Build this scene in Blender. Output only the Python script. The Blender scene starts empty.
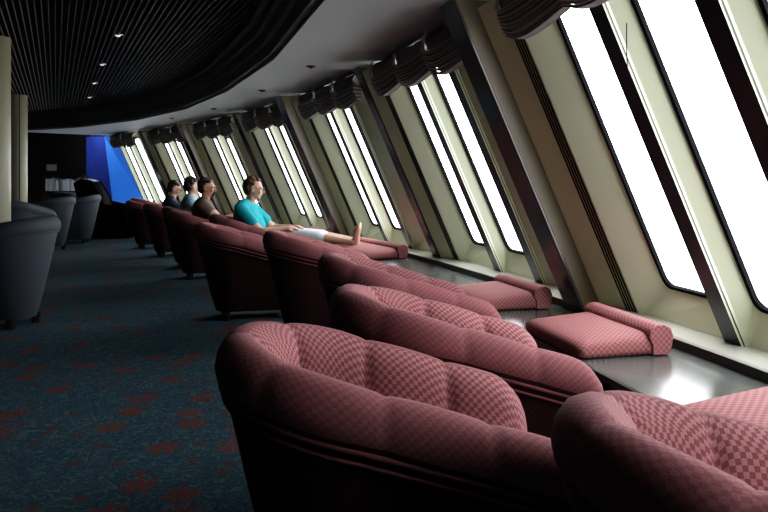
import bpy, bmesh, math, random
from mathutils import Vector, Matrix, noise
random.seed(4)
PI = math.pi
scn = bpy.context.scene
C = scn.collection
V = Vector
H = 1.25                       # eye height of the photographer

# ------------------------------------------------------------------ materials
def mat(name, col, rough=.5, metal=0., spec=None, coat=0.):
    m = bpy.data.materials.new(name); m.use_nodes = True
    b = m.node_tree.nodes['Principled BSDF']
    b.inputs['Base Color'].default_value = (*col, 1)
    b.inputs['Roughness'].default_value = rough
    b.inputs['Metallic'].default_value = metal
    if spec is not None: b.inputs['Specular IOR Level'].default_value = spec
    if coat: b.inputs['Coat Weight'].default_value = coat
    return m
def nd(m, t, **kw):
    n = m.node_tree.nodes.new(t)
    for k, v in kw.items(): setattr(n, k, v)
    return n
def lk(m, a, b): m.node_tree.links.new(a, b)
def bsdf(m): return m.node_tree.nodes['Principled BSDF']
def grain(m, scale, amount, bump=0., coord='Object'):
    """soft noise over the base colour, so that no surface is a flat tone"""
    b = bsdf(m); c = tuple(b.inputs['Base Color'].default_value)
    tc = nd(m, 'ShaderNodeTexCoord'); n = nd(m, 'ShaderNodeTexNoise')
    n.inputs['Scale'].default_value = scale; n.inputs['Detail'].default_value = 4
    lk(m, tc.outputs[coord], n.inputs['Vector'])
    mx = nd(m, 'ShaderNodeMix', data_type='RGBA')
    mx.inputs[6].default_value = (*[x*(1-amount) for x in c[:3]], 1)
    mx.inputs[7].default_value = (*[min(1, x*(1+amount)) for x in c[:3]], 1)
    lk(m, n.outputs['Fac'], mx.inputs[0]); lk(m, mx.outputs[2], b.inputs['Base Color'])
    if bump:
        bp = nd(m, 'ShaderNodeBump'); bp.inputs['Strength'].default_value = bump; bp.inputs['Distance'].default_value = .004
        lk(m, n.outputs['Fac'], bp.inputs['Height']); lk(m, bp.outputs['Normal'], b.inputs['Normal'])
    return m
def checked(name, ca, cb, cell, mixw=1.):
    """woven check in UV metres"""
    m = mat(name, ca, .85, spec=.25); b = bsdf(m)
    uv = nd(m, 'ShaderNodeUVMap'); uv.uv_map = 'UVMap'
    ck = nd(m, 'ShaderNodeTexChecker'); ck.inputs['Scale'].default_value = 1/cell
    ck.inputs['Color1'].default_value = (*ca, 1); ck.inputs['Color2'].default_value = (*cb, 1)
    lk(m, uv.outputs['UV'], ck.inputs['Vector'])
    n = nd(m, 'ShaderNodeTexNoise'); n.inputs['Scale'].default_value = 260; n.inputs['Detail'].default_value = 2
    lk(m, uv.outputs['UV'], n.inputs['Vector'])
    mx = nd(m, 'ShaderNodeMix', data_type='RGBA', blend_type='MULTIPLY'); mx.inputs[0].default_value = .55
    lk(m, ck.outputs['Color'], mx.inputs[6]); lk(m, n.outputs['Fac'], mx.inputs[7])
    br = nd(m, 'ShaderNodeBrightContrast'); br.inputs['Bright'].default_value = .0
    lk(m, mx.outputs[2], br.inputs['Color']); lk(m, br.outputs['Color'], b.inputs['Base Color'])
    bp = nd(m, 'ShaderNodeBump'); bp.inputs['Strength'].default_value = .25; bp.inputs['Distance'].default_value = .002
    lk(m, n.outputs['Fac'], bp.inputs['Height']); lk(m, bp.outputs['Normal'], b.inputs['Normal'])
    b.inputs['Sheen Weight'].default_value = .08; b.inputs['Sheen Roughness'].default_value = .4
    b.inputs['Sheen Tint'].default_value = (1, .7, .7, 1)
    return m

M_cream = grain(mat('cream_enamel', (.63, .66, .49), .38), 3, .05)
M_tan = grain(mat('tan_enamel', (.80, .86, .58), .4), 3, .06)
M_col = grain(mat('column_tan', (.30, .285, .19), .35), 3, .06)
M_pillar = grain(mat('brown_pillar', (.14, .113, .066), .42), 4, .08)
M_pface = mat('pillar_face', (.05, .042, .048), .22)
M_bronze = mat('bronze_and_mullion_shade', (.035, .033, .045), .35)
M_black = mat('black_rubber', (.006, .006, .007), .8, spec=.1)
M_steel = mat('grey_metal', (.55, .55, .52), .25, 1.)
M_soffit = grain(mat('grey_soffit', (.41, .425, .435), .55), 60, .06)
M_coffer = grain(mat('charcoal_coffer', (.05, .05, .053), .5), 5, .1)
M_slat = mat('slat_metal', (.24, .245, .24), .4, .6)
M_dark = grain(mat('black_wall', (.0035, .0035, .004), .8, spec=.2), 3, .2)
M_blue = grain(mat('glowing_blue_wall', (.07, .27, .92), .5), 3, .05)
bsdf(M_blue).inputs['Emission Color'].default_value = (.04, .22, .9, 1); bsdf(M_blue).inputs['Emission Strength'].default_value = .3  # added glow brightens the blue return, which is no light source
M_blue2 = grain(mat('shaded_blue_wall', (.035, .07, .40), .55), 3, .05)  # darker copy of the wall blue, with the panel's shade in its colour
M_counter = grain(mat('dark_counter', (.10, .105, .10), .2, spec=.8), 9, .12)
M_sill = grain(mat('sill_enamel', (.52, .52, .46), .12, spec=1.), 5, .06)
M_riser = mat('dark_riser', (.03, .028, .028), .3)
M_valA = grain(mat('blind_fabric', (.25, .235, .225), .85), 30, .15)
M_valB = grain(mat('blind_stripe', (.72, .64, .61), .85), 30, .1)
M_valC = grain(mat('blind_stripe_dark', (.12, .092, .09), .85), 30, .1)
M_cord = mat('white_cord', (.8, .8, .78), .5)
M_check = checked('pink_check', (.47, .225, .225), (.285, .09, .103), .0128)
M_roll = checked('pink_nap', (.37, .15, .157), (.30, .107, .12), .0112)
M_shell = checked('shaded_burgundy_weave', (.070, .020, .023), (.052, .014, .016), .0125)  # weave darkened to hold the shade of the chair backs
M_foot = checked('rose_check', (.56, .25, .25), (.40, .14, .15), .0140)
M_pipe = mat('burgundy_piping', (.20, .06, .07), .8)
M_leg = mat('dark_wood_leg', (.02, .014, .01), .4)
M_grey = grain(mat('slate_upholstery', (.06, .072, .09), .7), 60, .15, .1)
M_leath = grain(mat('black_leather', (.004, .004, .0045), .9, spec=.03), 40, .2, .2)
M_skin = grain(mat('skin', (.60, .36, .27), .55), 12, .05)
M_skin2 = grain(mat('tanned_skin', (.50, .27, .19), .55), 12, .05)
M_teal = grain(mat('teal_jersey', (.008, .36, .43), .75), 14, .12)
M_white = grain(mat('white_cotton', (.70, .72, .76), .8), 14, .06)
M_olive = grain(mat('olive_shirt', (.11, .085, .055), .8), 14, .1)
M_navy = grain(mat('navy_top', (.02, .022, .05), .8), 14, .1)
M_denim = grain(mat('denim_trousers', (.05, .06, .09), .8), 14, .1)
M_lblue = grain(mat('pale_blue_print', (.24, .42, .47), .8), 26, .75)
M_hairb = grain(mat('brown_curls', (.085, .05, .03), .8), 45, .5, .6)
M_haird = grain(mat('dark_hair', (.025, .018, .016), .6), 45, .4, .5)
M_eye = mat('eye_white', (.75, .73, .7), .2)
M_lip = mat('lip', (.40, .15, .13), .5)
M_paper = grain(mat('paper', (.8, .8, .78), .7), 8, .04)
M_lamp = mat('lamp_lens', (.85, .85, .8), .2)
bsdf(M_lamp).inputs['Emission Color'].default_value = (1, .95, .85, 1)
bsdf(M_lamp).inputs['Emission Strength'].default_value = .6

M_glass = bpy.data.materials.new('window_glass'); M_glass.use_nodes = True
nt = M_glass.node_tree; nt.nodes.clear()
o = nt.nodes.new('ShaderNodeOutputMaterial'); mxs = nt.nodes.new('ShaderNodeMixShader')
tr = nt.nodes.new('ShaderNodeBsdfTransparent'); gl = nt.nodes.new('ShaderNodeBsdfGlossy'); fr = nt.nodes.new('ShaderNodeFresnel')
tr.inputs['Color'].default_value = (.96, .97, .98, 1); gl.inputs['Roughness'].default_value = .02; fr.inputs['IOR'].default_value = 1.3
nt.links.new(fr.outputs[0], mxs.inputs[0]); nt.links.new(tr.outputs[0], mxs.inputs[1]); nt.links.new(gl.outputs[0], mxs.inputs[2]); nt.links.new(mxs.outputs[0], o.inputs[0])

def carpet():
    m = mat('teal_floral_carpet', (.03, .06, .08), .95, spec=.1); b = bsdf(m)
    tc = nd(m, 'ShaderNodeTexCoord')
    def mth(op, a, bb=None, c=None):
        n = nd(m, 'ShaderNodeMath', operation=op)
        for i, x in enumerate((a, bb, c)):
            if x is None: continue
            if isinstance(x, (int, float)): n.inputs[i].default_value = x
            else: lk(m, x, n.inputs[i])
        return n.outputs[0]
    # swirls
    nz = nd(m, 'ShaderNodeTexNoise'); nz.inputs['Scale'].default_value = 9; nz.inputs['Distortion'].default_value = 3.2; nz.inputs['Detail'].default_value = 2
    lk(m, tc.outputs['Object'], nz.inputs['Vector'])
    swirl = mth('SUBTRACT', 1, mth('MINIMUM', mth('MULTIPLY', mth('ABSOLUTE', mth('SUBTRACT', nz.outputs['Fac'], .5)), 22), 1))
    mx1 = nd(m, 'ShaderNodeMix', data_type='RGBA')
    mx1.inputs[6].default_value = (.040, .082, .112, 1); mx1.inputs[7].default_value = (.105, .18, .19, 1)
    lk(m, swirl, mx1.inputs[0])
    cur = mx1.outputs[2]
    # star flowers, two sizes: star-shaped distance to the nearest cell point
    for sc, rad, keep, col in ((3.3, .088, .45, (.17, .062, .054, 1)), (6.3, .038, .55, (.13, .055, .052, 1))):
        vo = nd(m, 'ShaderNodeTexVoronoi', voronoi_dimensions='2D'); vo.inputs['Scale'].default_value = sc; vo.inputs['Randomness'].default_value = .8
        lk(m, tc.outputs['Object'], vo.inputs['Vector'])
        sub = nd(m, 'ShaderNodeVectorMath', operation='SUBTRACT')
        lk(m, tc.outputs['Object'], sub.inputs[0]); lk(m, vo.outputs['Position'], sub.inputs[1])
        sp = nd(m, 'ShaderNodeSeparateXYZ'); lk(m, sub.outputs[0], sp.inputs[0])
        r = mth('SQRT', mth('ADD', mth('MULTIPLY', sp.outputs[0], sp.outputs[0]), mth('MULTIPLY', sp.outputs[1], sp.outputs[1])))
        ang = mth('ARCTAN2', sp.outputs[1], sp.outputs[0])
        pet = mth('ADD', mth('MULTIPLY', mth('ABSOLUTE', mth('COSINE', mth('MULTIPLY', ang, 3.5))), .86), .14)
        inside = mth('LESS_THAN', r, mth('MULTIPLY', pet, rad))
        sc2 = nd(m, 'ShaderNodeSeparateColor'); lk(m, vo.outputs['Color'], sc2.inputs[0])
        msk = mth('MULTIPLY', inside, mth('GREATER_THAN', sc2.outputs[0], keep))
        msk = mth('MULTIPLY', msk, mth('GREATER_THAN', r, rad*.12))
        mx = nd(m, 'ShaderNodeMix', data_type='RGBA'); lk(m, msk, mx.inputs[0]); lk(m, cur, mx.inputs[6]); mx.inputs[7].default_value = col
        cur = mx.outputs[2]
    n2 = nd(m, 'ShaderNodeTexNoise'); n2.inputs['Scale'].default_value = 160; n2.inputs['Detail'].default_value = 3
    lk(m, tc.outputs['Object'], n2.inputs['Vector'])
    mm = nd(m, 'ShaderNodeMix', data_type='RGBA', blend_type='MULTIPLY'); mm.inputs[0].default_value = .8
    lk(m, cur, mm.inputs[6]); lk(m, n2.outputs['Color'], mm.inputs[7])
    hsv = nd(m, 'ShaderNodeHueSaturation'); hsv.inputs['Saturation'].default_value = 1.; hsv.inputs['Value'].default_value = 1.7
    lk(m, mm.outputs[2], hsv.inputs['Color']); lk(m, hsv.outputs['Color'], b.inputs['Base Color'])
    bp = nd(m, 'ShaderNodeBump'); bp.inputs['Strength'].default_value = .4; bp.inputs['Distance'].default_value = .004
    lk(m, n2.outputs['Fac'], bp.inputs['Height']); lk(m, bp.outputs['Normal'], b.inputs['Normal'])
    return m
M_carpet = carpet()

# ------------------------------------------------------------------ mesh helpers
class MB:
    def __init__(s): s.v = []; s.f = []; s.m = []; s.uv = []
    def add(s, vs, fs, mi=0, uvs=None):
        k = len(s.v); s.v += [tuple(p) for p in vs]
        for f in fs: s.f.append([i+k for i in f]); s.m.append(mi)
        s.uv += (uvs if uvs else [(p[0], p[1]) for p in vs])
    def hexa(s, p, mi=0, mis=None):
        """p: 8 points, bottom loop then top loop; mis = per face slots (bottom, top, 4 sides)"""
        fs = [(3, 2, 1, 0), (4, 5, 6, 7), (0, 1, 5, 4), (1, 2, 6, 5), (2, 3, 7, 6), (3, 0, 4, 7)]
        k = len(s.v); s.v += [tuple(q) for q in p]; s.uv += [(q[0], q[1]) for q in p]
        for j, f in enumerate(fs): s.f.append([i+k for i in f]); s.m.append(mis[j] if mis else mi)
    def box(s, x0, x1, y0, y1, z0, z1, mi=0):
        s.hexa([(x0, y0, z0), (x1, y0, z0), (x1, y1, z0), (x0, y1, z0), (x0, y0, z1), (x1, y0, z1), (x1, y1, z1), (x0, y1, z1)], mi)
    def grid(s, rows, mi=0, closed=False, uvs=None, flip=False):
        n = len(rows[0]); vs = [p for r in rows for p in r]; fs = []
        for i in range(len(rows)-1):
            for j in range(n if closed else n-1):
                a = i*n+j; b = i*n+(j+1) % n; q = (a, b, b+n, a+n)
                fs.append(q[::-1] if flip else q)
        s.add(vs, fs, mi, [u for r in uvs for u in r] if uvs else None)
    def tube(s, pts, r, n=8, mi=0, cap=True):
        pts = [V(p) for p in pts]; rs = r if isinstance(r, (list, tuple)) else [r]*len(pts); rows = []
        for i, p in enumerate(pts):
            d = (pts[min(i+1, len(pts)-1)]-pts[max(i-1, 0)]).normalized()
            a = d.cross(V((0, 0, 1)) if abs(d.z) < .95 else V((1, 0, 0))).normalized(); b = d.cross(a)
            rows.append([p+(a*math.cos(t)+b*math.sin(t))*rs[i] for t in [2*PI*k/n for k in range(n)]])
        k0 = len(s.v); s.grid(rows, mi, True)
        if cap:
            s.f.append(list(range(k0, k0+n))); s.m.append(mi)
            e = k0+n*(len(rows)-1); s.f.append(list(range(e+n-1, e-1, -1))); s.m.append(mi)
    def lathe(s, prof, c=(0, 0, 0), n=24, mi=0):
        s.grid([[(c[0]+r*math.cos(2*PI*k/n), c[1]+r*math.sin(2*PI*k/n), c[2]+z) for k in range(n)] for r, z in prof], mi, True)
    def ball(s, c, r, mi=0, n=12, m=8, R=None):
        rr = r if isinstance(r, (list, tuple)) else (r, r, r); rows = []
        for i in range(m+1):
            a = -PI/2+PI*i/m; a = max(min(a, PI/2-.02), -PI/2+.02); row = []
            for k in range(n):
                q = V((rr[0]*math.cos(a)*math.cos(2*PI*k/n), rr[1]*math.cos(a)*math.sin(2*PI*k/n), rr[2]*math.sin(a)))
                if R is not None: q = R @ q
                row.append(q+V(c))
            rows.append(row)
        k0 = len(s.v); s.grid(rows, mi, True)
        s.f.append(list(range(k0+n-1, k0-1, -1))); s.m.append(mi); e = k0+n*m; s.f.append(list(range(e, e+n))); s.m.append(mi)
    def build(s, name, mats, parent=None, smooth=False, label=None):
        me = bpy.data.meshes.new(name); me.from_pydata(s.v, [], s.f)
        for x in (mats if isinstance(mats, (list, tuple)) else [mats]): me.materials.append(x)
        me.polygons.foreach_set('material_index', s.m)
        if smooth: me.polygons.foreach_set('use_smooth', [True]*len(s.f))
        ul = me.uv_layers.new(name='UVMap')
        for l in me.loops: ul.data[l.index].uv = s.uv[l.vertex_index]
        me.update(); ob = bpy.data.objects.new(name, me); C.objects.link(ob)
        if parent: ob.parent = parent
        if label: ob['label'] = label
        return ob
def tag(o, label, cat, group=None, kind=None):
    o['label'] = label; o['category'] = cat
    if group: o['group'] = group
    if kind: o['kind'] = kind
    return o
def struct(o): o['kind'] = 'structure'; return o
def empty(name, loc=(0, 0, 0), rz=0):
    e = bpy.data.objects.new(name, None); C.objects.link(e); e.location = loc; e.rotation_euler = (0, 0, rz); e.empty_display_size = .1; return e
def kids(o): return list(o.children)
def copy_tree(o, parent=None):
    c = o.copy(); C.objects.link(c); c.parent = parent
    for ch in kids(o): copy_tree(ch, c)
    return c
def bevel(o, w, seg=2):
    b = o.modifiers.new('bevel', 'BEVEL'); b.width = w; b.segments = seg; b.limit_method = 'ANGLE'; return o

# ------------------------------------------------------------------ the curved, raked window wall
X0, Y0, TH0, KAP, S1, L, LEAN = 1.605, 3.43, .2239, .0351, .898, 2.5855, .812
ZL, ZS, ZT, ZC = .48, 2.255, .44, 2.60            # ledge, soffit, counter top, slatted ceiling
def path(s):
    n = 40; ds = s/n; x, y = X0, Y0
    for k in range(n):
        t = TH0+KAP*(k+.5)*ds; x -= math.sin(t)*ds; y += math.cos(t)*ds
    return V((x, y, 0)), TH0+KAP*s
def frame(s):
    p, t = path(s); return p, V((-math.sin(t), math.cos(t), 0)), V((-math.cos(t), -math.sin(t), 0))   # point, along, inward
def at(s, inw, z):
    p, t, n = frame(s); return p+n*inw+V((0, 0, z))
I0, I1 = -3, 5                                    # pillars I0..I1
S_END = S1+L*I1+1.75
def ps(i): return S1+L*i
NODES = {i: ps(i) for i in range(I0, I1+1)}
def corner(i):
    if i <= I1: s = ps(i)
    else: s = S_END
    return at(s, 0, ZL), at(s, LEAN, ZS)
class Bay:
    def __init__(b, i):
        b.i = i; b.B0, b.T0 = corner(i+1); b.B1, b.T1 = corner(i); b.len = (b.B1-b.B0).length
        b.along = (b.B1-b.B0).normalized(); up = ((b.T0+b.T1)/2-(b.B0+b.B1)/2).normalized()
        n = b.along.cross(up).normalized(); ref = frame((ps(i)+min(ps(i+1), S_END))/2)[2]
        b.n = n if n.dot(ref) > 0 else -n
        b.hin = V((b.n.x, b.n.y, 0)).normalized()
    def __call__(b, a, v, w=0):
        f = a/b.len; p = b.B0.lerp(b.B1, f); q = b.T0.lerp(b.T1, f)
        return p.lerp(q, v)+b.n*w
bays = {i: Bay(i) for i in range(I0, I1+1)}

lower = MB()
win_n = 0; valances = []
def window(b, a0, a1, mull, jamb=.05, lift=0):
    """one pane: splayed cream reveal (top-level), rubber gasket, glass, and the mullion bar on its near side"""
    global win_n; win_n += 1
    D = -.075; g0, g1, h0, h1, r = a0+jamb, a1-.012, .085, .935, .055
    rr = []
    up = 1.95
    for cx, cy, t0 in ((g1-r, h0+r/up, -PI/2), (g1-r, h1-r/up, 0), (g0+r, h1-r/up, PI/2), (g0+r, h0+r/up, PI)):
        rr.append([(cx+r*math.cos(t0+PI/2*k/5), cy+r/up*math.sin(t0+PI/2*k/5)) for k in range(6)])
    oc = [(a1, 0), (a1, 1), (a0, 1), (a0, 0)]
    m = MB()
    vs = [b(a, v, lift if a == a0 else 0) for a, v in oc]; fs = []
    for c in range(4):
        k = len(vs); vs += [b(a, v, D) for a, v in rr[c]]
        for j in range(5): fs.append((c, k+j, k+j+1))
    for c in range(4):
        d = (c+1) % 4; fs.append((c, 4+6*c+5, 4+6*d, d))
    m.add(vs, fs)
    fr = m.build('window_%d' % win_n, M_cream); struct(fr)
    loop = [p for c in rr for p in c]
    def ins(e): # inset loop
        ca, cv = (g0+g1)/2, (h0+h1)/2; ha, hv = (g1-g0)/2, (h1-h0)/2
        return [(ca+(a-ca)*(ha-e)/ha, cv+(v-cv)*(hv-e/up)/hv) for a, v in loop]
    g = MB(); i1, i2 = ins(.008), ins(.017)
    g.grid([[b(a, v, D+.004) for a, v in loop], [b(a, v, D+.009) for a, v in ins(.002)], [b(a, v, D+.009) for a, v in i1], [b(a, v, D+.002) for a, v in ins(.009)],
            [b(a, v, D+.005) for a, v in ins(.012)], [b(a, v, D+.005) for a, v in i2], [b(a, v, D-.016) for a, v in i2]], 0, True)
    g.build('gasket', M_black, fr)
    q = MB(); q.add([b(a, v, D-.012) for a, v in ins(.015)], [tuple(range(len(loop)))]); q.build('glass', M_glass, fr)
    if mull:
        mm = MB(); x0, x1 = a1, a1+.113
        pts = [b(x0, 0, 0), b(x1, 0, 0), b(x1, 0, .03), b(x0, 0, .03), b(x0, 1, 0), b(x1, 1, 0), b(x1, 1, .03), b(x0, 1, .03)]
        mm.hexa(pts, mis=[0, 0, 0, 1, 0, 0])
        e = b.along*.002
        mm.add([b(x1, 0, .014)+e, b(x1, 1, .014)+e, b(x1, 1, .020)+e, b(x1, 0, .020)+e], [(0, 1, 2, 3)], 0)
        mm.build('mullion', [M_bronze, M_cream], fr)  # dark slot puts the backlit shade of the room-side faces into colour
wall = MB()
for i, b in bays.items():
    last = i == I1
    if i == I0:
        wall.add([b(0, 0), b(b.len, 0), b(b.len, 1), b(0, 1)], [(0, 1, 2, 3)], 3); continue
    st = .52 if not last else .06
    if not last:
        # tan strip beside the far pillar, then ribbed gaskets
        cw = .145 if (i+1) % 2 == 0 else .118
        wall.add([b(.04, 0, cw), b(.265, 0, .045), b(.265, 1, .045), b(.04, 1, cw)], [(0, 1, 2, 3)], 1)
        for k in range(4):
            x = .272+.031*k
            wall.hexa([b(x, 0, .04), b(x+.014, 0, .04), b(x+.014, 0, .048), b(x, 0, .048), b(x, 1, .04), b(x+.014, 1, .04), b(x+.014, 1, .048), b(x, 1, .048)], 2)
        wall.add([b(.25, 0, .045), b(st-.125, 0, .045), b(st-.125, 1, .045), b(.25, 1, .045)], [(0, 1, 2, 3)], 0)
        wall.add([b(0, -.005, -.02), b(st-.125, -.005, -.02), b(st-.125, 1, -.02), b(0, 1, -.02)], [(0, 1, 2, 3)], 0)
    else:
        wall.add([b(0, 0), b(st, 0), b(st, 1), b(0, 1)], [(0, 1, 2, 3)], 0)
    n = 3 if not last else 2
    for k in range(n):
        a0 = st+.665*k; a1 = a0+.552
        ex = .125 if k == 0 and not last else 0
        window(b, a0-ex, a1, True if k < n-1 else False, .30 if k == 2 and i != -1 else .05+ex, .045 if ex else 0)
        e = min(a1+.113, b.len) if k < n-1 else b.len
        wall.add([b(a1, 0), b(e, 0), b(e, 1), b(a1, 1)], [(0, 1, 2, 3)], 1 if k == n-1 else 0)
        valances.append((b, a0-.04, a1+.065, i, k))
struct(wall.build('wall_right', [M_cream, M_tan, M_black, M_dark]))

# sill ledge, counter, lower wall along the curve
SS = [ps(I0)+.25*k for k in range(int((S_END-ps(I0))/.25)+1)]+[S_END]
def sweep(prof, ss=SS):
    return [[at(s, a, z) for a, z in prof] for s in ss]
m = MB(); m.grid(sweep([(-.25, ZL+.012), (.23, ZL+.012), (.24, ZL+.004), (.24, ZT-.02), (.22, ZT-.02), (.22, 0), (-.25, 0)]), 0)
for f in range(len(m.f)): pass
struct(m.build('trim_1', [M_sill]))
m = MB(); m.grid(sweep([(.243, ZT), (.243, ZL+.002)]), 0)
struct(m.build('trim_2', M_riser))
cnt = empty('window_counter', at(2, .5, 0)); bpy.context.view_layer.update()
tag(cnt, 'long dark polished low counter running under the slanted windows', 'counter')
off = -V(cnt.location)
CS = [-1.72+.25*k for k in range(int((S_END+1.72)/.25)+1)]+[S_END]
def sweep_o(prof): return [[p+off for p in r] for r in sweep(prof, CS)]
m = MB(); m.grid(sweep_o([(.24, ZT-.035), (.24, ZT), (.79, ZT), (.80, ZT-.006), (.80, ZT-.035), (.24, ZT-.035)]), 0); m.add([p for p in m.v[:5]], [(0, 1, 2, 3, 4)]); m.build('counter_top', M_counter, cnt)
m = MB(); m.grid(sweep_o([(.70, ZT-.03), (.70, 0), (.66, 0), (.66, ZT-.03)]), 0); m.build('front_panel', M_dark, cnt)

# pillars
PD = {-3: 'raked pillar at the window behind', -2: 'raked brown pillar at the near end of the windows', -1: 'raked pillar between the nearest panes at the right edge',
      0: 'largest slanting brown window pillar with shiny dark front, in the foreground', 1: 'slim dark slanting window pillar just beyond the largest brown pillar',
      2: 'slanting brown window pillar above the bare feet on the footrest', 3: 'slim dark slanting window pillar beside the face of the woman in teal',
      4: 'slanting brown window pillar behind the man in glasses', 5: 'slim dark slanting window pillar farthest along, nearest the blue wall'}
for i in range(I0, I1+1):
    deep = i % 2 == 0; s = ps(i); e = .25 if deep else .12; hw = .105 if deep else .075
    p, t, n = frame(s)
    def rect(z, lean, hw, i0, i1): return [p+t*hw+n*(lean+i0)+V((0, 0, z)), p-t*hw+n*(lean+i0)+V((0, 0, z)), p-t*hw+n*(lean+i1)+V((0, 0, z)), p+t*hw+n*(lean+i1)+V((0, 0, z))]
    def rlean(z): return LEAN*(z-ZL)/(ZS-ZL)
    z0 = ZL-.003; z1 = ZS+.004
    root = empty('window_pillar', p+V((0, 0, z0)))
    tag(root, PD[i], 'pillar', 'slanting pillars between the window bays')
    o_ = -(p+V((0, 0, z0)))
    m = MB(); pts = rect(z0, rlean(z0), hw, -.12, e)+rect(z1, rlean(z1), hw, -.12, e)
    m.hexa([q+o_ for q in pts]); ob = m.build('pillar_casing', M_pillar if deep else M_pface, root)
    m = MB(); pts = rect(z0, rlean(z0), hw+.004, e-.012, e+.012)+rect(z1, rlean(z1), hw+.004, e-.012, e+.012)
    m.hexa([q+o_ for q in pts]); ob = m.build('front_plate', M_pface, root, label='shiny dark front plate'); bevel(ob, .006)

# bunched blinds, one above each pane
bl = {}
def blind(b, a0, a1, i, k):
    P = [(.02, .0), (.05, .015), (.09, .05), (.105, .09), (.095, .13), (.06, .15), (.04, .155)]
    rnd = random.Random(i*7+k)
    W = a1-a0; NA = 14
    c = b((a0+a1)/2, 1, 0)
    root = empty('bunched_blind', c)
    def pt(f, d, drop, sag):
        bow = math.sin(PI*f)
        q = b(a0+W*f, 1, 0)+b.hin*(d+.035*bow*(drop > .02))+V((0, 0, -drop-sag*bow))
        return q-c
    m = MB(); rows = []
    for j, (d, dr) in enumerate(P):
        rows.append([pt(f/NA, d+.02*math.sin(f*1.7+j)*(0 < j < 6), dr, .05*min(1, j/3)+.012*math.sin(j*2+k)) for f in range(NA+1)])
    m.grid(rows); m.build('gathered_fabric', M_valA, root, True)
    m = MB(); npl = 8
    for q in range(npl):
        z0 = .14+q*.017; z1 = z0+.017; dd = .118-.0009*q*q+.010*rnd.random(); sg = .03+.004*q+.006*rnd.random()
        A = []; 
        for d, dr in ((.035, z0+.006), (dd-.03, z0+.001), (dd, z0+.002), (dd+.002, z0+.008), (dd-.003, z1-.001), (dd-.03, z1), (.035, z1+.002)):
            A.append([pt(f/NA, d, dr, sg) for f in range(NA+1)])
        m.grid(A[:3], 2); m.grid(A[2:4], 1); m.grid(A[3:5], 2 if q % 2 else 0); m.grid(A[4:], 2)
        for f in (0, NA):
            col = [r[f] for r in A]; m.add(col, [tuple(range(len(col)))], q % 2)
    m.build('pleat_stack', [M_valA, M_valB, M_valC], root)
    m = MB(); m.tube([pt(.02, .11, .01, 0), pt(.02, .125, .06, 0), pt(.0, .12, .10, 0), pt(.01, .13, .14, 0)], [.012, .018, .008, .014], 6); m.build('cord_knot', M_cord, root)
    return root
BAYW = {-3: 'behind', -2: 'beside the near end', -1: 'right of the largest brown pillar', 0: 'just beyond the largest brown pillar',
        1: 'beyond the slim dark pillar', 2: 'beyond the brown pillar over the footrest', 3: 'beyond the dark pillar by the woman in teal', 4: 'beyond the brown pillar behind the man', 5: 'next to the blue wall'}
NTH = {0: 'far', 1: 'middle', 2: 'near'}
for b, a0, a1, i, k in valances:
    r = blind(b, a0, a1, i, k)
    w = NTH[k] if i != I1 else ('far', 'near')[k]
    tag(r, 'striped brown blind over the %s pane %s' % (w, BAYW[i]), 'blind', 'bunched blinds above the windows')
b = bays[-1]
m = MB(); q0 = b(1.3, .80, .03); m.tube([q0, q0+V((0, 0, -.10)), q0+V((.004, 0, -.2))], .0025, 5)
tag(m.build('pull_cord', M_black), 'thin dark blind cord hanging in front of the nearest wide pane', 'cord')

# ------------------------------------------------------------------ soffit, coffer steps, slatted ceiling
inner = []
mids = [(ps(i)+L*.9) for i in range(I0-1, I1)]
def soff_in(k, extra=0):
    out = []
    for i, s in enumerate(mids):
        o2 = .93+LEAN
        if i >= len(mids)-2: o2 = (1.08 if i == len(mids)-2 else 1.4)+LEAN
        out.append(at(s, o2+extra, 0))
    out.append(at(S_END+.6, 2.0+LEAN+extra, 0))
    return out
def dens(pl, n=1): return pl
inn = soff_in(0)
m = MB(); rows = []
outer = [at(s, LEAN-.3, ZS) for s in mids]+[at(S_END+.6, LEAN-.3, ZS)]
# soffit built as strips: wall side follows the bays, inner side the polygon
wallside = []
for i, s in enumerate(mids): wallside.append(at(s, LEAN-.35, ZS))
wallside.append(at(S_END+.6, LEAN-.35, ZS))
m.grid([[a for a in wallside], [V((p.x, p.y, ZS)) for p in inn]])
m.grid([[V((p.x, p.y, ZS)) for p in inn], [V((p.x, p.y, ZS+.035)) for p in inn]])
m.grid([[V((p.x, p.y, ZS+.3)) for p in wallside], [V((p.x, p.y, ZS)) for p in wallside]])
struct(m.build('trim_3', M_soffit))
m = MB(); prof = [(.0, .03), (.05, .03), (.05, .12), (.10, .12), (.10, .20), (.15, .20), (.15, .28), (.21, .28), (.21, .40)]
rows = []
for e, z in prof: rows.append([V((p.x, p.y, ZS+z)) for p in soff_in(0, e)])
m.grid(rows)
struct(m.build('trim_4', M_coffer))
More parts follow.
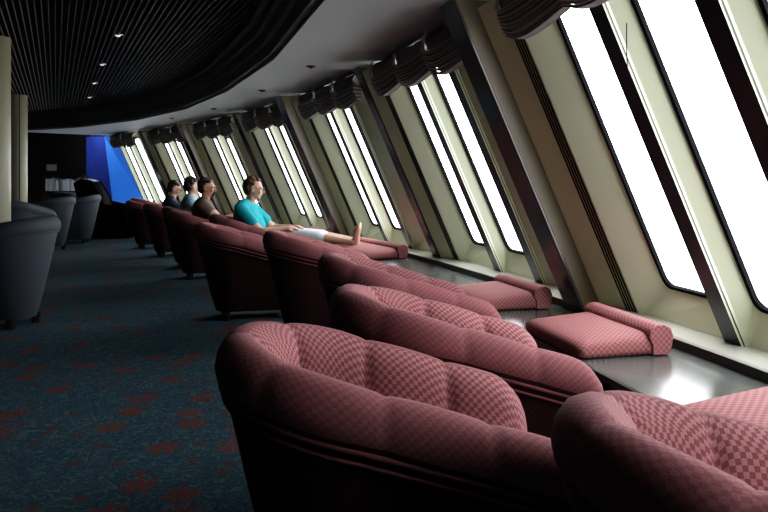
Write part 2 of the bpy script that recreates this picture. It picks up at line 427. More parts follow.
# slatted ceiling: black board with thin metal blades along one axis
SD = V((-.425, .905, 0)).normalized(); SN = V((SD.y, -SD.x, 0))
BND = [at(ps(I0)-1+.3*k, LEAN+.55, 0) for k in range(int((S_END+.6-ps(I0)+1)/.3)+2)]
FAR_Y = 17.95
def bx(y):
    for a, b in zip(BND, BND[1:]):
        if a.y <= y <= b.y: return a.x+(b.x-a.x)*(y-a.y)/(b.y-a.y)
    return BND[0].x if y < BND[0].y else BND[-1].x
def inside(p): return -.85 < p.y < FAR_Y and -20 < p.x < bx(p.y)
m = MB(); ys = [-.9+.3*k for k in range(63)]+[FAR_Y]
m.grid([[V((-20, y, ZC+.02)), V((bx(y), y, ZC+.02))] for y in ys], 0)
for k in range(-360, 70):
    c = SN*(k*.05)
    tt = [-12+.1*j for j in range(420)]; ok = [t for t in tt if inside(c+SD*t)]
    if len(ok) < 5: continue
    p0, p1 = c+SD*ok[0], c+SD*ok[-1]
    a = SN*.0028
    m.hexa([p0-a+V((0, 0, ZC)), p0+a+V((0, 0, ZC)), p1+a+V((0, 0, ZC)), p1-a+V((0, 0, ZC)), p0-a+V((0, 0, ZC+.02)), p0+a+V((0, 0, ZC+.02)), p1+a+V((0, 0, ZC+.02)), p1-a+V((0, 0, ZC+.02))], 1)
struct(m.build('ceiling', [M_dark, M_slat]))

def px(x, y, z):           # the world point at height z seen at a photo pixel (used only to read positions off the photo)
    d = 700*(H-z)/(y-177.4); return V(((x-384)/700*d, d, z))
def downlight(c, r, label, group, mats):
    root = empty('downlight', c); tag(root, label, 'light', group)
    q = MB(); q.lathe([(r, .0), (r, -.008), (r*.8, -.012), (r*.65, -.004), (r*.6, .0)], n=20); q.build('trim_ring', mats[0], root, True)
    q = MB(); q.lathe([(r*.62, -.004), (r*.3, -.02), (.001, -.024)], n=16); q.build('lamp_lens', mats[1], root, True)
for (x, y), w in zip(((118, 34.5), (102, 63.8), (94, 82.5), (89.3, 96.8)), ('nearest', 'second', 'third', 'farthest')):
    downlight(px(x, y, ZC), .05, '%s of the row of small recessed lights in the slatted black ceiling' % w, 'downlights in the slatted ceiling', (M_steel, M_lamp))
for (x, y), w in zip(((311, 66), (262, 90), (214, 108.5), (172, 118)), ('nearest', 'second', 'third', 'farthest')):
    downlight(px(x, y, ZS), .045, '%s of the small fittings along the grey curved soffit' % w, 'fittings in the grey soffit', (M_bronze, M_black))

# ------------------------------------------------------------------ floor and walls
m = MB(); fb = [at(ps(I0)-1+.3*k, -.02, 0) for k in range(int((S_END+.6-ps(I0)+1)/.3)+2)]
m.grid([[V((-20, p.y, 0)), p] for p in fb]); struct(m.build('floor', M_carpet))
m = MB(); m.box(-20, 2.25, -.95, -.85, 0, ZC+.1); struct(m.build('wall_back', M_dark))
m = MB(); m.box(-20, -19.9, -.9, 17.9, 0, ZC+.1); struct(m.build('wall_left', M_dark))
E0, E1 = at(S_END, 0, 0), at(S_END, LEAN, 0)
# end wall: glowing blue return by the glass, shade-painted blue panel, then black
pA = at(S_END+.02, -.35, 0); pAt = at(S_END+.02, LEAN-.1, 0)
m = MB()
la, lb = V((-6.74, 17.6, 0)), V((-7.03, 17.6, 0))
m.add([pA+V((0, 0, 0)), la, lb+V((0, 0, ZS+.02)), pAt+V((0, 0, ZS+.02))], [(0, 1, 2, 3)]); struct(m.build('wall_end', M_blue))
m = MB()
m.add([la, V((-7.55, 17.75, 0)), V((-7.55, 17.75, ZS+.02)), lb+V((0, 0, ZS+.02))], [(0, 1, 2, 3)]); struct(m.build('wall_corner', M_blue2))
m = MB(); m.box(-20, -7.45, 17.8, 17.9, 0, ZC+.1); m.box(-20, -3.5, FAR_Y, FAR_Y+.05, ZS-.02, ZC+.1); struct(m.build('wall_far', M_dark))

# round columns on the left
def column(c, r, label):
    root = empty('round_column', c); tag(root, label, 'column', 'round metal columns')
    q = MB(); q.lathe([(r, 0), (r, ZC)], n=40); q.build('column_shaft', M_col, root, True)
    q = MB()
    for a in (-.9, 2.2):
        d = V((math.cos(a), math.sin(a), 0)); t = V((-d.y, d.x, 0))
        q.hexa([d*(r-.01)-t*.006, d*(r-.01)+t*.006, d*(r+.002)+t*.006, d*(r+.002)-t*.006]+[p+V((0, 0, ZC)) for p in (d*(r-.01)-t*.006, d*(r-.01)+t*.006, d*(r+.002)+t*.006, d*(r+.002)-t*.006)])
    q.build('seam', M_black, root)
    q = MB(); q.lathe([(r+.004, 0), (r+.012, .01), (r+.012, .12), (r+.002, .13)], n=40); q.build('base_ring', M_steel, root, True)
column(V((-3.76, 6.75, 0)), .145, 'nearer round tan metal column cut by the left edge of the photo')
column(V((-6.02, 11.5, 0)), .148, 'farther round tan metal column behind the grey tub chairs')

# ------------------------------------------------------------------ tub chairs
def ucurve(N, hw=.27, xf=.43, xb=-.40):
    pts = []
    ra = hw; cx = xb+ra
    n1 = 40
    for k in range(n1): pts.append(V((xf-(xf-cx)*k/n1, -hw, 0)))
    for k in range(81):
        a = -PI/2-PI*k/80; pts.append(V((cx+ra*math.cos(a)*1.0, ra*math.sin(a), 0)))
    for k in range(1, n1+1): pts.append(V((cx+(xf-cx)*k/n1, hw, 0)))
    ln = [0]
    for a, b in zip(pts, pts[1:]): ln.append(ln[-1]+(b-a).length)
    tot = ln[-1]; out = []; j = 0
    for k in range(N+1):
        t = tot*k/N
        while j < len(pts)-2 and ln[j+1] < t: j += 1
        f = (t-ln[j])/(ln[j+1]-ln[j]); p = pts[j].lerp(pts[j+1], f); d = (pts[j+1]-pts[j]).normalized()
        out.append((p, V((-d.y, d.x, 0))*-1, t))
    # outward normal: away from the axis
    res = []
    for p, n, t in out:
        ref = p-V((min(max(p.x, cx), xf), 0, 0))
        res.append((p, n if n.dot(ref) > 0 else -n, t))
    return res, tot
def rimz(x, back, front): 
    t = min(max((x+.40)/.83, 0), 1); return back-(back-front)*(t**1.08)
def make_chair(name, quilted, m_in, m_out, m_pipe, back=.845, front=.60):
    root = empty(name); N = 128; U, tot = ucurve(N); NL = 8
    sh = MB(); qb = MB(); pp = MB()
    rows = []; uv = []; pip = []; pip2 = []; sect_o = []; sect_i = []
    prof_roll = [(.052, -.125), (.068, -.10), (.072, -.07), (.066, -.035), (.048, -.008), (.02, .004), (-.012, .002), (-.038, -.014), (-.056, -.045), (-.066, -.09)]
    rq = []; uq = []
    for k, (p, n, t) in enumerate(U):
        zr = rimz(p.x, back, front)
        e = min(t, tot-t); drop = 0; sc = 1
        if e < .10: q = 1-e/.10; drop = .055*q*q; sc = 1-.0*q
        zr -= drop
        # outer shell
        zb = .075; ro = []; uo = []; ln = 0; last = None
        for j in range(9):
            f = j/8; z = zb+(zr-.12-zb)*f; o = -.115+(.05+.115)*(f**.85)
            pt = p+n*o; pt.z = z; pt.x += (.0 if p.x < .2 else -.05*(1-f)*(p.x-.2)/.2)
            if last is not None: ln += (pt-last).length
            last = pt; ro.append(pt); uo.append((t, ln))
        rows.append(ro); uv.append(uo)
        pi_ = p+n*.058; pi_.z = zr-.122; pip.append(pi_)
        pi2 = p+n*.052; pi2.z = zr-.150; pip2.append(pi2)
        # quilted roll and inside
        lob = abs(math.sin(PI*NL*t/tot))**.42 if quilted else 1.
        pr = list(prof_roll); zi = .40
        for j in range(1, 9): 
            f = j/8; pr.append((-.066-.05*f, -.09+(zi-(zr-.09))*f))
        r2 = []; u2 = []; ln = 0; last = None
        for j, (o, dz) in enumerate(pr):
            a = pr[max(j-1, 0)]; c = pr[min(j+1, len(pr)-1)]
            dx, dzz = c[0]-a[0], c[1]-a[1]; l = math.hypot(dx, dzz) or 1
            nx, nz = -dzz/l*-1, -dx/l           # outward of profile
            amp = (.024 if quilted else .012)*(.3 if j < 2 else .40 if j < 8 else 1.1)*(1 if j < len(pr)-3 else .4)
            w = amp*lob-(.010 if quilted else 0)*(.5 if j < 7 else 1)
            tt = 1
            if e < .05: tt = math.sqrt(max(0, 1-(1-e/.05)**2))
            core = (0., -.07)
            oo, zz = o+nx*w, dz+nz*w
            if j < 10: oo = core[0]+(oo-core[0])*(.72+.28*tt); zz = core[1]+(zz-core[1])*(.72+.28*tt)
            pt = p+n*oo; pt.z = zr+zz
            if last is not None: ln += (pt-last).length
            last = pt; r2.append(pt); u2.append((t+.003*math.sin(j), ln))
        rq.append(r2); uq.append(u2)
    sh.grid(rows, 0, uvs=uv); 
    # front arm caps and underside of the shell
    for k in (0, N):
        cap = rows[k]+rq[k][1:]; c = cap[:]; base = V((c[-1].x-.02, c[-1].y, .075)); c.append(base)
        sh.add([q+V((.002, 0, 0)) for q in c], [tuple(range(len(c)))], 0, [(q.y, q.z) for q in c])
    bot = [r[0] for r in rows]; sh.add(bot, [tuple(range(len(bot)))])
    # skirt across the front
    a, b_ = rows[0][0], rows[-1][0]
    sh.add([V((.36, a.y, .075)), V((.36, b_.y, .075)), V((.385, b_.y-.02, .32)), V((.385, a.y+.02, .32))], [(0, 1, 2, 3)], 0, [(0, 0), (.5, 0), (.5, .25), (0, .25)])
    sh.build('shell', m_out, root, True)
    k0 = len(qb.f); qb.grid(rq, 0, uvs=uq)
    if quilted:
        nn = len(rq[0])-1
        for q in range(k0, len(qb.f)): qb.m[q] = 2 if (q-k0) % nn < 1 else 1 if (q-k0) % nn < 6 else 0  # lowest outer roll strip wears the dark shell weave as painted shade
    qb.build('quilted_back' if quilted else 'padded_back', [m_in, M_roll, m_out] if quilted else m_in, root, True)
    pp.tube(pip, .007, 6); 
    if quilted: pp.tube(pip2, .005, 6)
    pp.build('piping', m_pipe, root, True)
    # seat cushion: rounded slab
    s = MB(); lay = [(.0, .30), (.02, .30), (.03, .33), (.03, .42), (.015, .45), (-.03, .462), (-.09, .466), (-.13, .466)]
    ring = []
    for k in range(48):
        a = 2*PI*k/48; cx, cy = math.cos(a), math.sin(a); f = (abs(cx)**5+abs(cy)**5)**(-1/5); ring.append((cx*f, cy*f))
    srows = [[V((.075+x*(.33+o), y*(.165+o), z)) for x, y in ring] for o, z in lay]
    s.grid(srows, 0, True, [[(q.x, q.y+q.z) for q in r] for r in srows]); s.f.append([len(s.v)-48+k for k in range(48)]); s.m.append(0)
    s.build('seat_cushion', m_in, root, True)
    for x, y in ((.34, .17), (.34, -.17), (-.20, .15), (-.20, -.15)):
        l = MB(); l.lathe([(.034, 0), (.042, .078)], (x, y, 0), 12); l.f.append([len(l.v)-24+k for k in range(12)]); l.m.append(0); l.build('leg', M_leg, root)
    return root

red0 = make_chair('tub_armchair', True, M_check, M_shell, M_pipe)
REDS = [  # x, y, facing, label
    (.77, 1.22, 9, 'nearest rose checked tub armchair, cut off by the bottom right corner'),
    (.035, 1.865, 6, 'large rose checked quilted tub armchair at the bottom centre, beside the carpet'),
    (.27, 2.59, 10, 'rose checked tub armchair directly behind the large bottom centre one'),
    (.12, 3.72, 10, 'rose checked tub armchair facing the second footrest cushion'),
    (-.45, 5.35, 12, 'burgundy tub armchair just nearer than the bare footed woman, overlapping the next'),
    (-1.22, 6.3, 14, 'burgundy tub armchair whose dark back stands alone left of centre'),
    (-1.44, 7.7, 12, 'burgundy tub armchair in which the woman in teal sits'),
    (-2.22, 8.75, 18, 'burgundy tub armchair in which the man with glasses sits'),
    (-2.62, 9.8, 22, 'burgundy tub armchair in which the curly haired person in pale blue sits'),
    (-3.36, 11.2, 26, 'burgundy tub armchair in which the dark haired person in navy sits'),
    (-4.1, 12.45, 26, 'farthest dark backed burgundy tub armchair beside the aisle'),
    (-4.58, 14.0, 30, 'burgundy tub armchair showing only its rim beyond the farthest aisle armchair'),
]
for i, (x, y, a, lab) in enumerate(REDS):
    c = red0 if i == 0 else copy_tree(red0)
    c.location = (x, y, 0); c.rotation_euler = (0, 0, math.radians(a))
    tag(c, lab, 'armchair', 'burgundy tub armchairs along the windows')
grey0 = make_chair('tub_chair', False, M_grey, M_grey, M_grey, .915, .72)
for i, (x, y, a, lab) in enumerate([
    (-3.24, 5.95, 168, 'nearest slate grey tub chair, cut by the left edge'),
    (-5.60, 10.75, 75, 'slate grey tub chair with its broad back toward us, in front of the round column'),
    (-5.82, 12.1, 170, 'slate grey tub chair between the broad backed one and the one nearest the aisle'),
    (-5.92, 13.4, 190, 'slate grey tub chair standing nearest the aisle at the far end'),
    (-7.35, 16.25, 100, 'farthest slate grey tub chair, only its rim seen over the others')]):
    c = grey0 if i == 0 else copy_tree(grey0)
    c.location = (x, y, 0); c.rotation_euler = (0, 0, math.radians(a)); tag(c, lab, 'chair', 'slate grey tub chairs')

# ------------------------------------------------------------------ footrest cushions on the counter
def footrest():
    root = empty('footrest_cushion')
    # local: +x toward the window, y along the wall
    m = MB(); Lx, Ly = .40, .29; rows = []; uvs = []
    ring = []
    for k in range(64):
        a = 2*PI*k/64; cx, cy = math.cos(a), math.sin(a); f = (abs(cx)**24+abs(cy)**24)**(-1/24); ring.append((cx*f, cy*f))
    for o, z in ((-.03, .0), (-.006, .004), (.0, .02), (0, .045), (-.008, .06), (-.03, .07), (-.09, .076), (-.15, .078)):
        r = []
        for x, y in ring:
            X = x*(Lx/2+o); Y = y*(Ly+o*1.0); r.append(V((X, Y, z*(1+.45*(X+Lx/2)/Lx)+.001)))
        rows.append(r); uvs.append([(q.x, q.y+q.z) for q in r])
    m.grid(rows, 0, True, uvs); m.f.append([len(m.v)-64+k for k in range(64)]); m.m.append(0); m.f.append(list(range(63, -1, -1))); m.m.append(0)
    m.build('pad', M_foot, root, True)
    m = MB(); rows = []; uvs = []; pr = [(.06, .0), (.145, .0), (.160, .03), (.170, .085), (.155, .125), (.12, .142), (.075, .138), (.045, .115), (.042, .08), (.06, .05)]
    pr = [(x+.10, z) for x, z in pr]
    for y, s_ in ((-.30, .93), (-.292, .99), (-.28, 1.0), (0, 1.0), (.28, 1.0), (.292, .99), (.30, .93)):
        r = [V(((.21+(x-.21)*s_), y, (.07+(z-.07)*s_)+.001*(1))) for x, z in pr]; rows.append(r); uvs.append([(.035*i, y) for i, q in enumerate(r)])
    m.grid(rows, 0, True, uvs); e = len(m.v)-len(pr)
    m.add(rows[0], [tuple(range(len(pr)))], 0, [(q.x, q.z) for q in rows[0]]); m.add(rows[-1], [tuple(range(len(pr)-1, -1, -1))], 0, [(q.x, q.z) for q in rows[-1]])
    ob = m.build('bolster', M_foot, root); bevel(ob, .012, 3)
    for p in ob.data.polygons: p.use_smooth = True
    return root
f0 = footrest()
FR = [(-1.25, .60, 10, 'rose footrest cushion at the right edge, its roll out of frame'), (.13, .60, 0, 'rose footrest cushion with roll in front of the largest brown pillar'),
      (1.30, .61, 0, 'rose footrest cushion beyond the largest brown pillar'), (4.33, .60, 5, 'rose footrest cushion under the bare feet'), (6.4, .60, 0, 'farthest rose footrest cushion, glimpsed beyond the knees of the woman in teal')]
for i, (s, inw, da, lab) in enumerate(FR):
    c = f0 if i == 0 else copy_tree(f0)
    p, t = path(s); q = at(s, inw, ZT+.001); c.location = q; c.rotation_euler = (0, 0, t+math.radians(da)); c.scale = (1.35 if i == 0 else 1, 1.75 if i == 3 else 1, 1); tag(c, lab, 'cushion', 'rose footrest cushions on the counter')

# ------------------------------------------------------------------ people
def capsule(m, p, r, q, r2, n=14):
    p, q = V(p), V(q); d = (q-p); l = d.length or 1e-4; d = d/l
    a = d.cross(V((0, 0, 1)) if abs(d.z) < .95 else V((1, 0, 0))).normalized(); b = d.cross(a); rows = []
    for k in range(6):
        t = -PI/2+PI/2*k/5; t = max(t, -PI/2+.06); rows.append((p+d*r*math.sin(t), r*math.cos(t)))
    for k in range(6):
        t = PI/2*k/5; t = min(t, PI/2-.06); rows.append((q+d*r2*math.sin(t), r2*math.cos(t)))
    g = [[c+(a*math.cos(2*PI*j/n)+b*math.sin(2*PI*j/n))*rr for j in range(n)] for c, rr in rows]
    k0 = len(m.v); m.grid(g, 0, True); m.f.append(list(range(k0+n-1, k0-1, -1))); m.m.append(0); e = len(m.v)-n; m.f.append(list(range(e, e+n))); m.m.append(0)
def fuse(m, name, material, parent, vox, it=3):
    """one continuous skin over overlapping tapered volumes"""
    ob = m.build(name+'_src', material)
    r = ob.modifiers.new('r', 'REMESH'); r.mode = 'VOXEL'; r.voxel_size = vox; r.use_smooth_shade = True
    s = ob.modifiers.new('s', 'SMOOTH'); s.iterations = it; s.factor = .5
    bpy.context.view_layer.update()
    dg = bpy.context.evaluated_depsgraph_get(); me = bpy.data.meshes.new_from_object(ob.evaluated_get(dg)); me.name = name
    old = ob.data; bpy.data.objects.remove(ob); bpy.data.meshes.remove(old)
    me.materials.clear(); me.materials.append(material)
    no = bpy.data.objects.new(name, me); C.objects.link(no); no.parent = parent
    return no
def hand(m, w, d, up, side, curl=.5):
    """palm and five fingers growing from wrist w along d; up = back of the hand, side=+-1 thumb side"""
    w, d, up = V(w), V(d).normalized(), V(up).normalized(); lat = d.cross(up).normalized()*side
    pc = w+d*.05
    capsule(m, w, .026, pc+lat*.012, .028); capsule(m, pc-lat*.014, .023, w+d*.085-lat*.02, .018); capsule(m, pc+lat*.014, .023, w+d*.088+lat*.022, .018)
    for k, ln in enumerate((.068, .078, .072, .056)):
        b = w+d*.088+lat*(.030-.020*k); f = curl
        j1 = b+(d*math.cos(f*.5)-up*math.sin(f*.5))*ln*.5; j2 = j1+(d*math.cos(f*1.3)-up*math.sin(f*1.3))*ln*.5
        capsule(m, b, .0098, j1, .009); capsule(m, j1, .009, j2, .0075)
    b = w+d*.030+lat*.022; j1 = b+(d*.7+lat*.8-up*.2).normalized()*.038; j2 = j1+(d*.95+lat*.25-up*.25).normalized()*.032
    capsule(m, b, .013, j1, .011); capsule(m, j1, .011, j2, .0085)
def person(loc, rz, label, skin, top, trous, hairm, pose):
    root = empty('person', loc, math.radians(rz)); tag(root, label, 'person')
    P = pose; hip = V((.03, 0, P.get('hip', .56))); ch = V((P.get('cx', -.12), 0, P.get('chz', .86))); nk = V((P.get('cx', -.12)+.01, 0, ch.z+.15)); hd = V((P.get('hx', -.07), 0, nk.z+.14))
    sw = P.get('sw', .175); wd = P.get('wd', 1.)
    m = MB()
    def E(mm, c, r, R=None): mm.ball(c, r, 0, 20, 14, R)
    def torso(mm, g):
        E(mm, hip+V((-.02, 0, .0)), (.135*wd+g, .18*wd+g, .115+g)); mid = hip.lerp(ch, .5)
        E(mm, mid, (.12*wd+g, .158*wd+g, .15+g)); E(mm, ch, (.115*wd+g, .172*wd+g, .16+g)); 
        if P.get('bust'): 
            for s in (-1, 1): E(mm, ch+V((.085, s*.075, -.035)), (.065+g, .075+g, .07+g))
        for s in (-1, 1): capsule(mm, ch+V((0, s*.06, .10)), .075+g, ch+V((0, s*sw, .075)), .062+g)
    torso(m, 0)
    yaw = Matrix.Rotation(math.radians(P.get('yaw', 0)), 3, 'Z') @ Matrix.Rotation(math.radians(P.get('nod', 8)), 3, 'Y')
    capsule(m, nk-V((0, 0, .07)), .062, hd-V((.012, 0, .07)), .054)
    def h(v): return hd+yaw @ V(v)
    E(m, h((-.012, 0, .025)), (.098, .077, .094), yaw); E(m, h((.022, 0, -.045)), (.068, .058, .070), yaw)
    E(m, h((.052, 0, -.088)), (.030, .032, .026), yaw); E(m, h((.068, 0, -.01)), (.024, .052, .05), yaw)
    capsule(m, h((.086, 0, .012)), .009, h((.108, 0, -.028)), .015)                       # nose
    for s in (-1, 1):
        E(m, h((.078, s*.03, .026)), (.014, .026, .009), yaw)                             # brow
        E(m, h((.066, s*.036, -.03)), (.024, .024, .022), yaw)                            # cheek
        E(m, h((-.012, s*.078, -.008)), (.018, .010, .033), yaw)                          # ear
    E(m, h((.088, 0, -.060)), (.010, .022, .008), yaw)                                    # lips
    arms = {}
    for s in (-1, 1):
        sh = ch+V((0, s*sw, .075)); el, wr = V(P['el'][s]), V(P['wr'][s]); arms[s] = (sh, el, wr)
        capsule(m, sh, .056*wd, sh.lerp(el, .5), .050*wd); capsule(m, sh.lerp(el, .5), .050*wd, el, .041); capsule(m, el, .042, el.lerp(wr, .35), .041); capsule(m, el.lerp(wr, .35), .041, wr, .027)
        hd_d = V(P['hd'][s]) if 'hd' in P else (wr-el); hand(m, wr, hd_d, V((0, s*.3, 1)) if P.get('palm', 0) == 0 else V((0, s, .2)), -s*1, P.get('curl', .5))
    legs = {}
    for s in (-1, 1):
        hp = hip+V((.02, s*.095, -.01)); kn, an = V(P['kn'][s]), V(P['an'][s]); legs[s] = (hp, kn, an)
        capsule(m, hp, .088*wd, kn, .058); capsule(m, kn, .057, kn.lerp(an, .32), .056*wd); capsule(m, kn.lerp(an, .32), .056*wd, an, .036)
        td = V(P['toe'][s]).normalized(); he = an-td*.035-(V((0, 0, 1)) if abs(td.z) < .6 else V((-.9, 0, .25)))*.035
        sole = he+td*.0
        capsule(m, an, .036, he, .032); capsule(m, he, .032, an+td*.10, .034); capsule(m, an+td*.09, .036, an+td*.155, .030)
        lat = td.cross(V((0, 0, 1)) if abs(td.z) < .6 else V((1, 0, 0))).normalized()
        for k in range(5): 
            b = an+td*.15+lat*(.026-.013*k)*s; capsule(m, b, .011, b+td*(.052-.005*k), .009 if k else .012)
    fuse(m, 'body', skin, root, .0085, 3)
    # top
    m = MB(); torso(m, .012)
    for s in (-1, 1):
        sh, el, wr = arms[s]; f = P.get('sleeve', .6)
        if f > 0: capsule(m, sh, .071*wd, sh.lerp(el, f), .064*wd)
    fuse(m, 'shirt', top, root, .012, 3)
    m = MB(); E(m, hip+V((-.02, 0, -.02)), (.15*wd, .195*wd, .115))
    for s in (-1, 1):
        hp, kn, an = legs[s]; capsule(m, hp, .103*wd, kn, .073); f = P.get('trouser', .95)
        if f > .3: capsule(m, kn, .073, kn.lerp(an, .3), .070*wd); capsule(m, kn.lerp(an, .3), .070*wd, kn.lerp(an, f), .056)
        else: capsule(m, kn, .073, kn.lerp(an, f), .070*wd)
    fuse(m, 'trousers', trous, root, .012, 3)
    # hair
    m = MB(); rr = random.Random(label)
    E(m, h((-.036, 0, .045)), (.092, .080, .088), yaw); E(m, h((-.056, 0, -.005)), (.063, .072, .078), yaw)
    if P.get('curly'):
        for k in range(150):
            a = rr.uniform(0, 2*PI); b = math.asin(rr.uniform(-.55, 1)); d = V((math.cos(a)*math.cos(b), math.sin(a)*math.cos(b), math.sin(b)))
            if d.x > .25 and d.z < .5: continue
            if abs(d.y) > .45 and d.z < .05 and d.x > -.2: continue
            c = V((-.024+d.x*.094, d.y*.080, .042+d.z*.088*P.get('big', 1)-(.02 if d.z < 0 else 0))); m.ball(h(c), .012+.010*rr.random(), 0, 8, 6)
    else:
        for k in range(9):
            y = -.065+.13*k/8; capsule(m, h((.052-.3*abs(y)*.3, y, .088-2.6*y*y)), .016, h((-.03, y*1.15, .118-4*y*y)), .02)
    fuse(m, 'hair', hairm, root, .0085, 1)
    for s in (-1, 1):
        m = MB(); E(m, h((.0805, s*.030, .006)), (.010, .013, .008), yaw); m.build('eye', M_eye, root, True)
        m = MB(); E(m, h((.0895, s*.030, .006)), (.003, .006, .006), yaw); m.build('iris', M_haird, root, True)
    m = MB(); E(m, h((.095, 0, -.060)), (.006, .020, .005), yaw); m.build('lips', M_lip, root, True)
    if P.get('specs'):
        m = MB()
        for s in (-1, 1):
            m.tube([h((.108, s*.032+.023*math.cos(t), .004+.018*math.sin(t))) for t in [2*PI*k/16 for k in range(17)]], .0025, 5)
            m.tube([h((.106, s*.056, .008)), h((.04, s*.082, .012)), h((-.015, s*.087, .006))], .0025, 5)
        m.tube([h((.108, -.01, .006)), h((.112, 0, .009)), h((.108, .01, .006))], .0025, 5)
        g = m.build('glasses', M_bronze, root)
        m = MB()
        for s in (-1, 1): m.add([h((.108, s*.032+.022*math.cos(2*PI*k/16), .004+.017*math.sin(2*PI*k/16))) for k in range(16)], [tuple(range(16))])
        m.build('lens', M_glass, g)
    if P.get('beard'):
        m = MB()
        capsule(m, h((.100, -.022, -.051)), .007, h((.106, 0, -.046)), .009); capsule(m, h((.106, 0, -.046)), .009, h((.100, .022, -.051)), .007)
        for s in (-1, 1): capsule(m, h((.098, s*.024, -.052)), .007, h((.085, s*.024, -.09)), .010)
        capsule(m, h((.074, -.020, -.092)), .013, h((.074, .020, -.092)), .013); capsule(m, h((.078, 0, -.09)), .014, h((.070, 0, -.108)), .010)
        fuse(m, 'beard', M_haird, root, .006, 1)
    return root
sit = dict(kn={-1: (.50, -.12, .53), 1: (.50, .12, .53)}, an={-1: (.56, -.12, .10), 1: (.56, .12, .10)}, toe={-1: (1, -.1, -.12), 1: (1, .1, -.12)})
# woman in teal: legs stretched onto the footrest
person((-1.40, 7.7, 0), -8, 'woman in a teal top with short brown curls and bare feet up on a footrest', M_skin, M_teal, M_white, M_hairb, dict(
    hip=.565, cx=-.12, chz=.835, hx=-.03, wd=1.06, sw=.18, bust=True, sleeve=.62, trouser=.42, curly=True, specs=True, nod=6, yaw=12,
    el={-1: (.12, -.25, .675), 1: (.12, .25, .675)}, wr={-1: (.36, -.16, .70), 1: (.36, .14, .70)}, curl=.4,
    kn={-1: (.56, -.10, .625), 1: (.56, .10, .62)}, an={-1: (1.10, -.10, .562), 1: (1.08, .08, .562)}, toe={-1: (.35, -.15, 1), 1: (.3, .2, 1)}))
man = person((-2.18, 8.75, 0), 12, 'man in an olive shirt with glasses, dark hair and a goatee, reading a paper', M_skin2, M_olive, M_denim, M_haird, dict(
    sit, hip=.565, cx=-.08, chz=.83, hx=-.03, wd=1.12, sw=.2, sleeve=.35, specs=True, beard=True, nod=2, yaw=-12,
    el={-1: (.14, -.27, .72), 1: (.14, .27, .70)}, wr={-1: (.36, -.13, .80), 1: (.36, .13, .80)}, curl=1.1))
person((-2.62, 9.8, 0), 20, 'person with dark curly hair in a pale blue printed top beyond the man in glasses', M_skin, M_lblue, M_denim, M_haird, dict(
    sit, hip=.56, cx=-.10, chz=.83, hx=-.06, sw=.17, bust=True, sleeve=.8, curly=True, big=1.05, nod=8, yaw=15,
    el={-1: (.12, -.25, .70), 1: (.12, .25, .70)}, wr={-1: (.34, -.10, .67), 1: (.34, .10, .67)}))
person((-3.34, 11.2, 0), 22, 'farthest seated person, with short dark hair, glasses and a navy top', M_skin, M_navy, M_denim, M_haird, dict(
    sit, hip=.53, cx=-.08, chz=.78, hx=-.01, sw=.165, sleeve=.9, specs=True, nod=22, yaw=-8,
    el={-1: (.12, -.25, .70), 1: (.12, .25, .70)}, wr={-1: (.34, -.10, .68), 1: (.34, .10, .68)}))
# the man's paper
m = MB(); rows = []
for k in range(7):
    y = -.15+.05*k; rows.append([V((.50+.05*abs(y)*2+.10*j/4, y, .74+.22*j/4+.01*math.sin(k))) for j in range(5)])
m.grid(rows); pap = m.build('newspaper', M_paper, None, True); pap.location = man.location; pap.rotation_euler = man.rotation_euler
sd = pap.modifiers.new('t', 'SOLIDIFY'); sd.thickness = .002
tag(pap, 'white sheet of paper held by the man in glasses', 'paper')

# ------------------------------------------------------------------ far end: black leather recliners, rack with magazines
def recliner(loc, rz, label, cloth):
    root = empty('recliner', loc, math.radians(rz)); tag(root, label, 'recliner', 'black leather recliners at the far end')
    def pad(name, pts, w, r=.05, mm=M_leath):
        q = MB(); q.grid([[V((x, y, z)) for x, z in pts] for y in (-w/2, -w/2+.02, w/2-.02, w/2)], 0, True)
        n = len(pts); q.f.append(list(range(n))); q.m.append(0); q.f.append([len(q.v)-1-k for k in range(n)]); q.m.append(0)
        ob = q.build(name, mm, root); bevel(ob, r, 4)
        for p in ob.data.polygons: p.use_smooth = True
        return ob
    pad('backrest', [(-.62, 1.12), (-.50, 1.20), (-.30, 1.15), (-.12, .85), (.02, .45), (-.22, .40), (-.50, .62)], .66)
    pad('seat', [(-.25, .22), (-.25, .46), (.42, .50), (.50, .44), (.46, .24)], .62)
    for s in (-1, 1):
        a = pad('armrest', [(-.42, .10), (-.44, .66), (.05, .68), (.36, .60), (.42, .50), (.40, .10)], .15)
        a.location = (0, s*.40, 0)
    pad('footrest', [(.40, .12), (.46, .46), (.60, .34), (.56, .12)], .56, .03)
    pad('base', [(-.40, .0), (-.40, .24), (.45, .24), (.45, 0)], .60, .02)
    if cloth: 
        q = MB(); rows = []
        for x, z in ((-.64, 1.10), (-.60, 1.17), (-.50, 1.222), (-.36, 1.195), (-.29, 1.165)): rows.append([V((x, y, z+.004)) for y in (-.2, 0, .2)])
        q.grid(rows); q.build('headrest_cover', M_white, root, True, 'white headrest cover')
recliner((-5.70, 14.6, 0), 6, 'large black leather recliner with a white headrest cover in front of the blue wall', True)
recliner((-6.2, 15.85, 0), 18, 'black leather recliner partly hidden behind the one with the white cover', False)
rack = empty('magazine_rack', (-7.9, 17.58, 0)); tag(rack, 'dark tall rack holding pale spines by the far black wall', 'rack')
q = MB(); q.box(-.62, -.58, -.18, .18, 0, 1.30); q.build('side_panel', M_leg, rack); q = MB(); q.box(.38, .42, -.18, .18, 0, 1.30); q.build('side_panel', M_leg, rack)
for z in (.88, 1.27): q = MB(); q.box(-.58, .38, -.18, .18, z, z+.03); q.build('shelf', M_leg, rack)
q = MB(); q.box(-.58, .38, .16, .18, 0, 1.27); q.build('back_panel', M_dark, rack)
rr = random.Random(3); x = -.54; k = 0
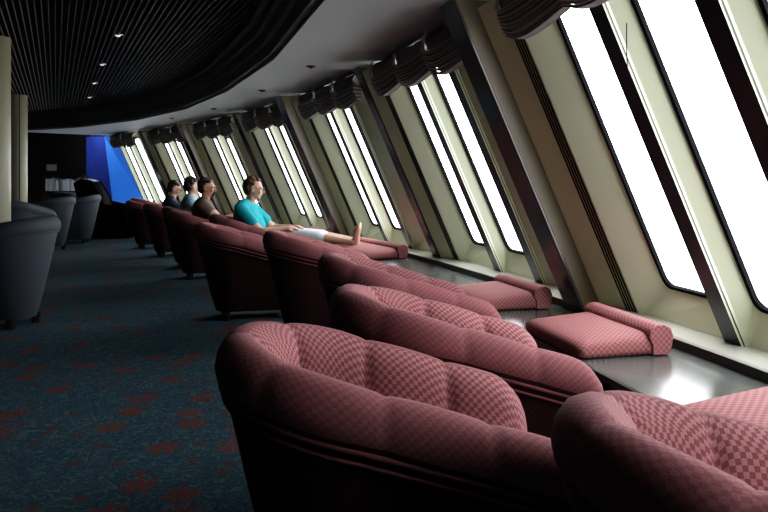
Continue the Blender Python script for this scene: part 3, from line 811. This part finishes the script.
cols = [(.62, .70, .76), (.70, .72, .70), (.35, .48, .60), (.75, .78, .8), (.20, .24, .28)]
bm_ = [mat('spine_%s' % 'abcde'[i], c, .5) for i, c in enumerate(cols)]
words = ['pale blue', 'off white', 'mid blue', 'white', 'dark grey']
proto_pos = ['first', 'second', 'third', 'fourth', 'fifth', 'sixth', 'seventh', 'eighth', 'ninth', 'tenth', 'eleventh']
while x < .30 and k < 11:
    w = rr.uniform(.05, .085); h_ = rr.uniform(.27, .345); ci = k % 5
    q = MB(); q.box(x, x+w, -.14, .10, 0, h_); ob = q.build('binder', bm_[ci]); ob.location = (-7.9, 17.58, .911); bevel(ob, .004)
    tag(ob, '%s binder standing on the rack, %s from its left end' % (words[ci], proto_pos[k]), 'binder', 'binders on the rack'); x += w+rr.choice((.004, .02)); k += 1
m = MB(); m.box(-.13, .13, -.012, .0, -.08, .08); nb = m.build('wall_plaque', mat('plaque_grey', (.25, .25, .24), .4)); nb.location = (-8.45, 17.8, 1.5); bevel(nb, .006)
tag(nb, 'small grey plaque on the black far wall', 'plaque')

# ------------------------------------------------------------------ light, sky, camera
w = bpy.data.worlds.new('overcast'); scn.world = w; w.use_nodes = True
bg = w.node_tree.nodes['Background']; bg.inputs['Color'].default_value = (.97, .985, 1, 1); bg.inputs['Strength'].default_value = 8.0
for i, b in bays.items():
    if i == I0: continue
    ld = bpy.data.lights.new('window_portal', 'AREA'); ld.shape = 'RECTANGLE'; ld.size = b.len; ld.size_y = 1.95; ld.cycles.is_portal = True
    lo = bpy.data.objects.new('window_portal', ld); C.objects.link(lo)
    z = -b.n; xax = b.along; yax = z.cross(xax)
    z = -b.n  # lamp emits along its -Z, which must point inward
    R = Matrix((xax, yax, z)).transposed()
    if R.determinant() < 0: R = Matrix((-xax, yax, z)).transposed()
    lo.matrix_world = Matrix.Translation(b(b.len/2, .5, -.22)) @ R.to_4x4()
cam = bpy.data.cameras.new('camera'); co = bpy.data.objects.new('camera', cam); C.objects.link(co); scn.camera = co
co.location = (0, 0, H); co.rotation_euler = (PI/2, 0, 0)
cam.sensor_width = 36; cam.lens = 700/768*36; cam.shift_y = -(256-177.4)/768; cam.clip_start = .05
scn.view_settings.view_transform = 'Standard'; scn.view_settings.look = 'None'; scn.view_settings.exposure = 0
scn.view_settings.use_curve_mapping = True
cv = scn.view_settings.curve_mapping; c3 = cv.curves[3]      # tone curve of the photo: deep shadows, bright lights
for x, y in ((.015, .009), (.06, .050), (.20, .21), (.45, .51)): c3.points.new(x, y)
cv.update()
scn.cycles.max_bounces = 8; scn.cycles.diffuse_bounces = 4; scn.cycles.transparent_max_bounces = 12; scn.cycles.caustics_reflective = False; scn.cycles.caustics_refractive = False
scn.cycles.use_denoising = True
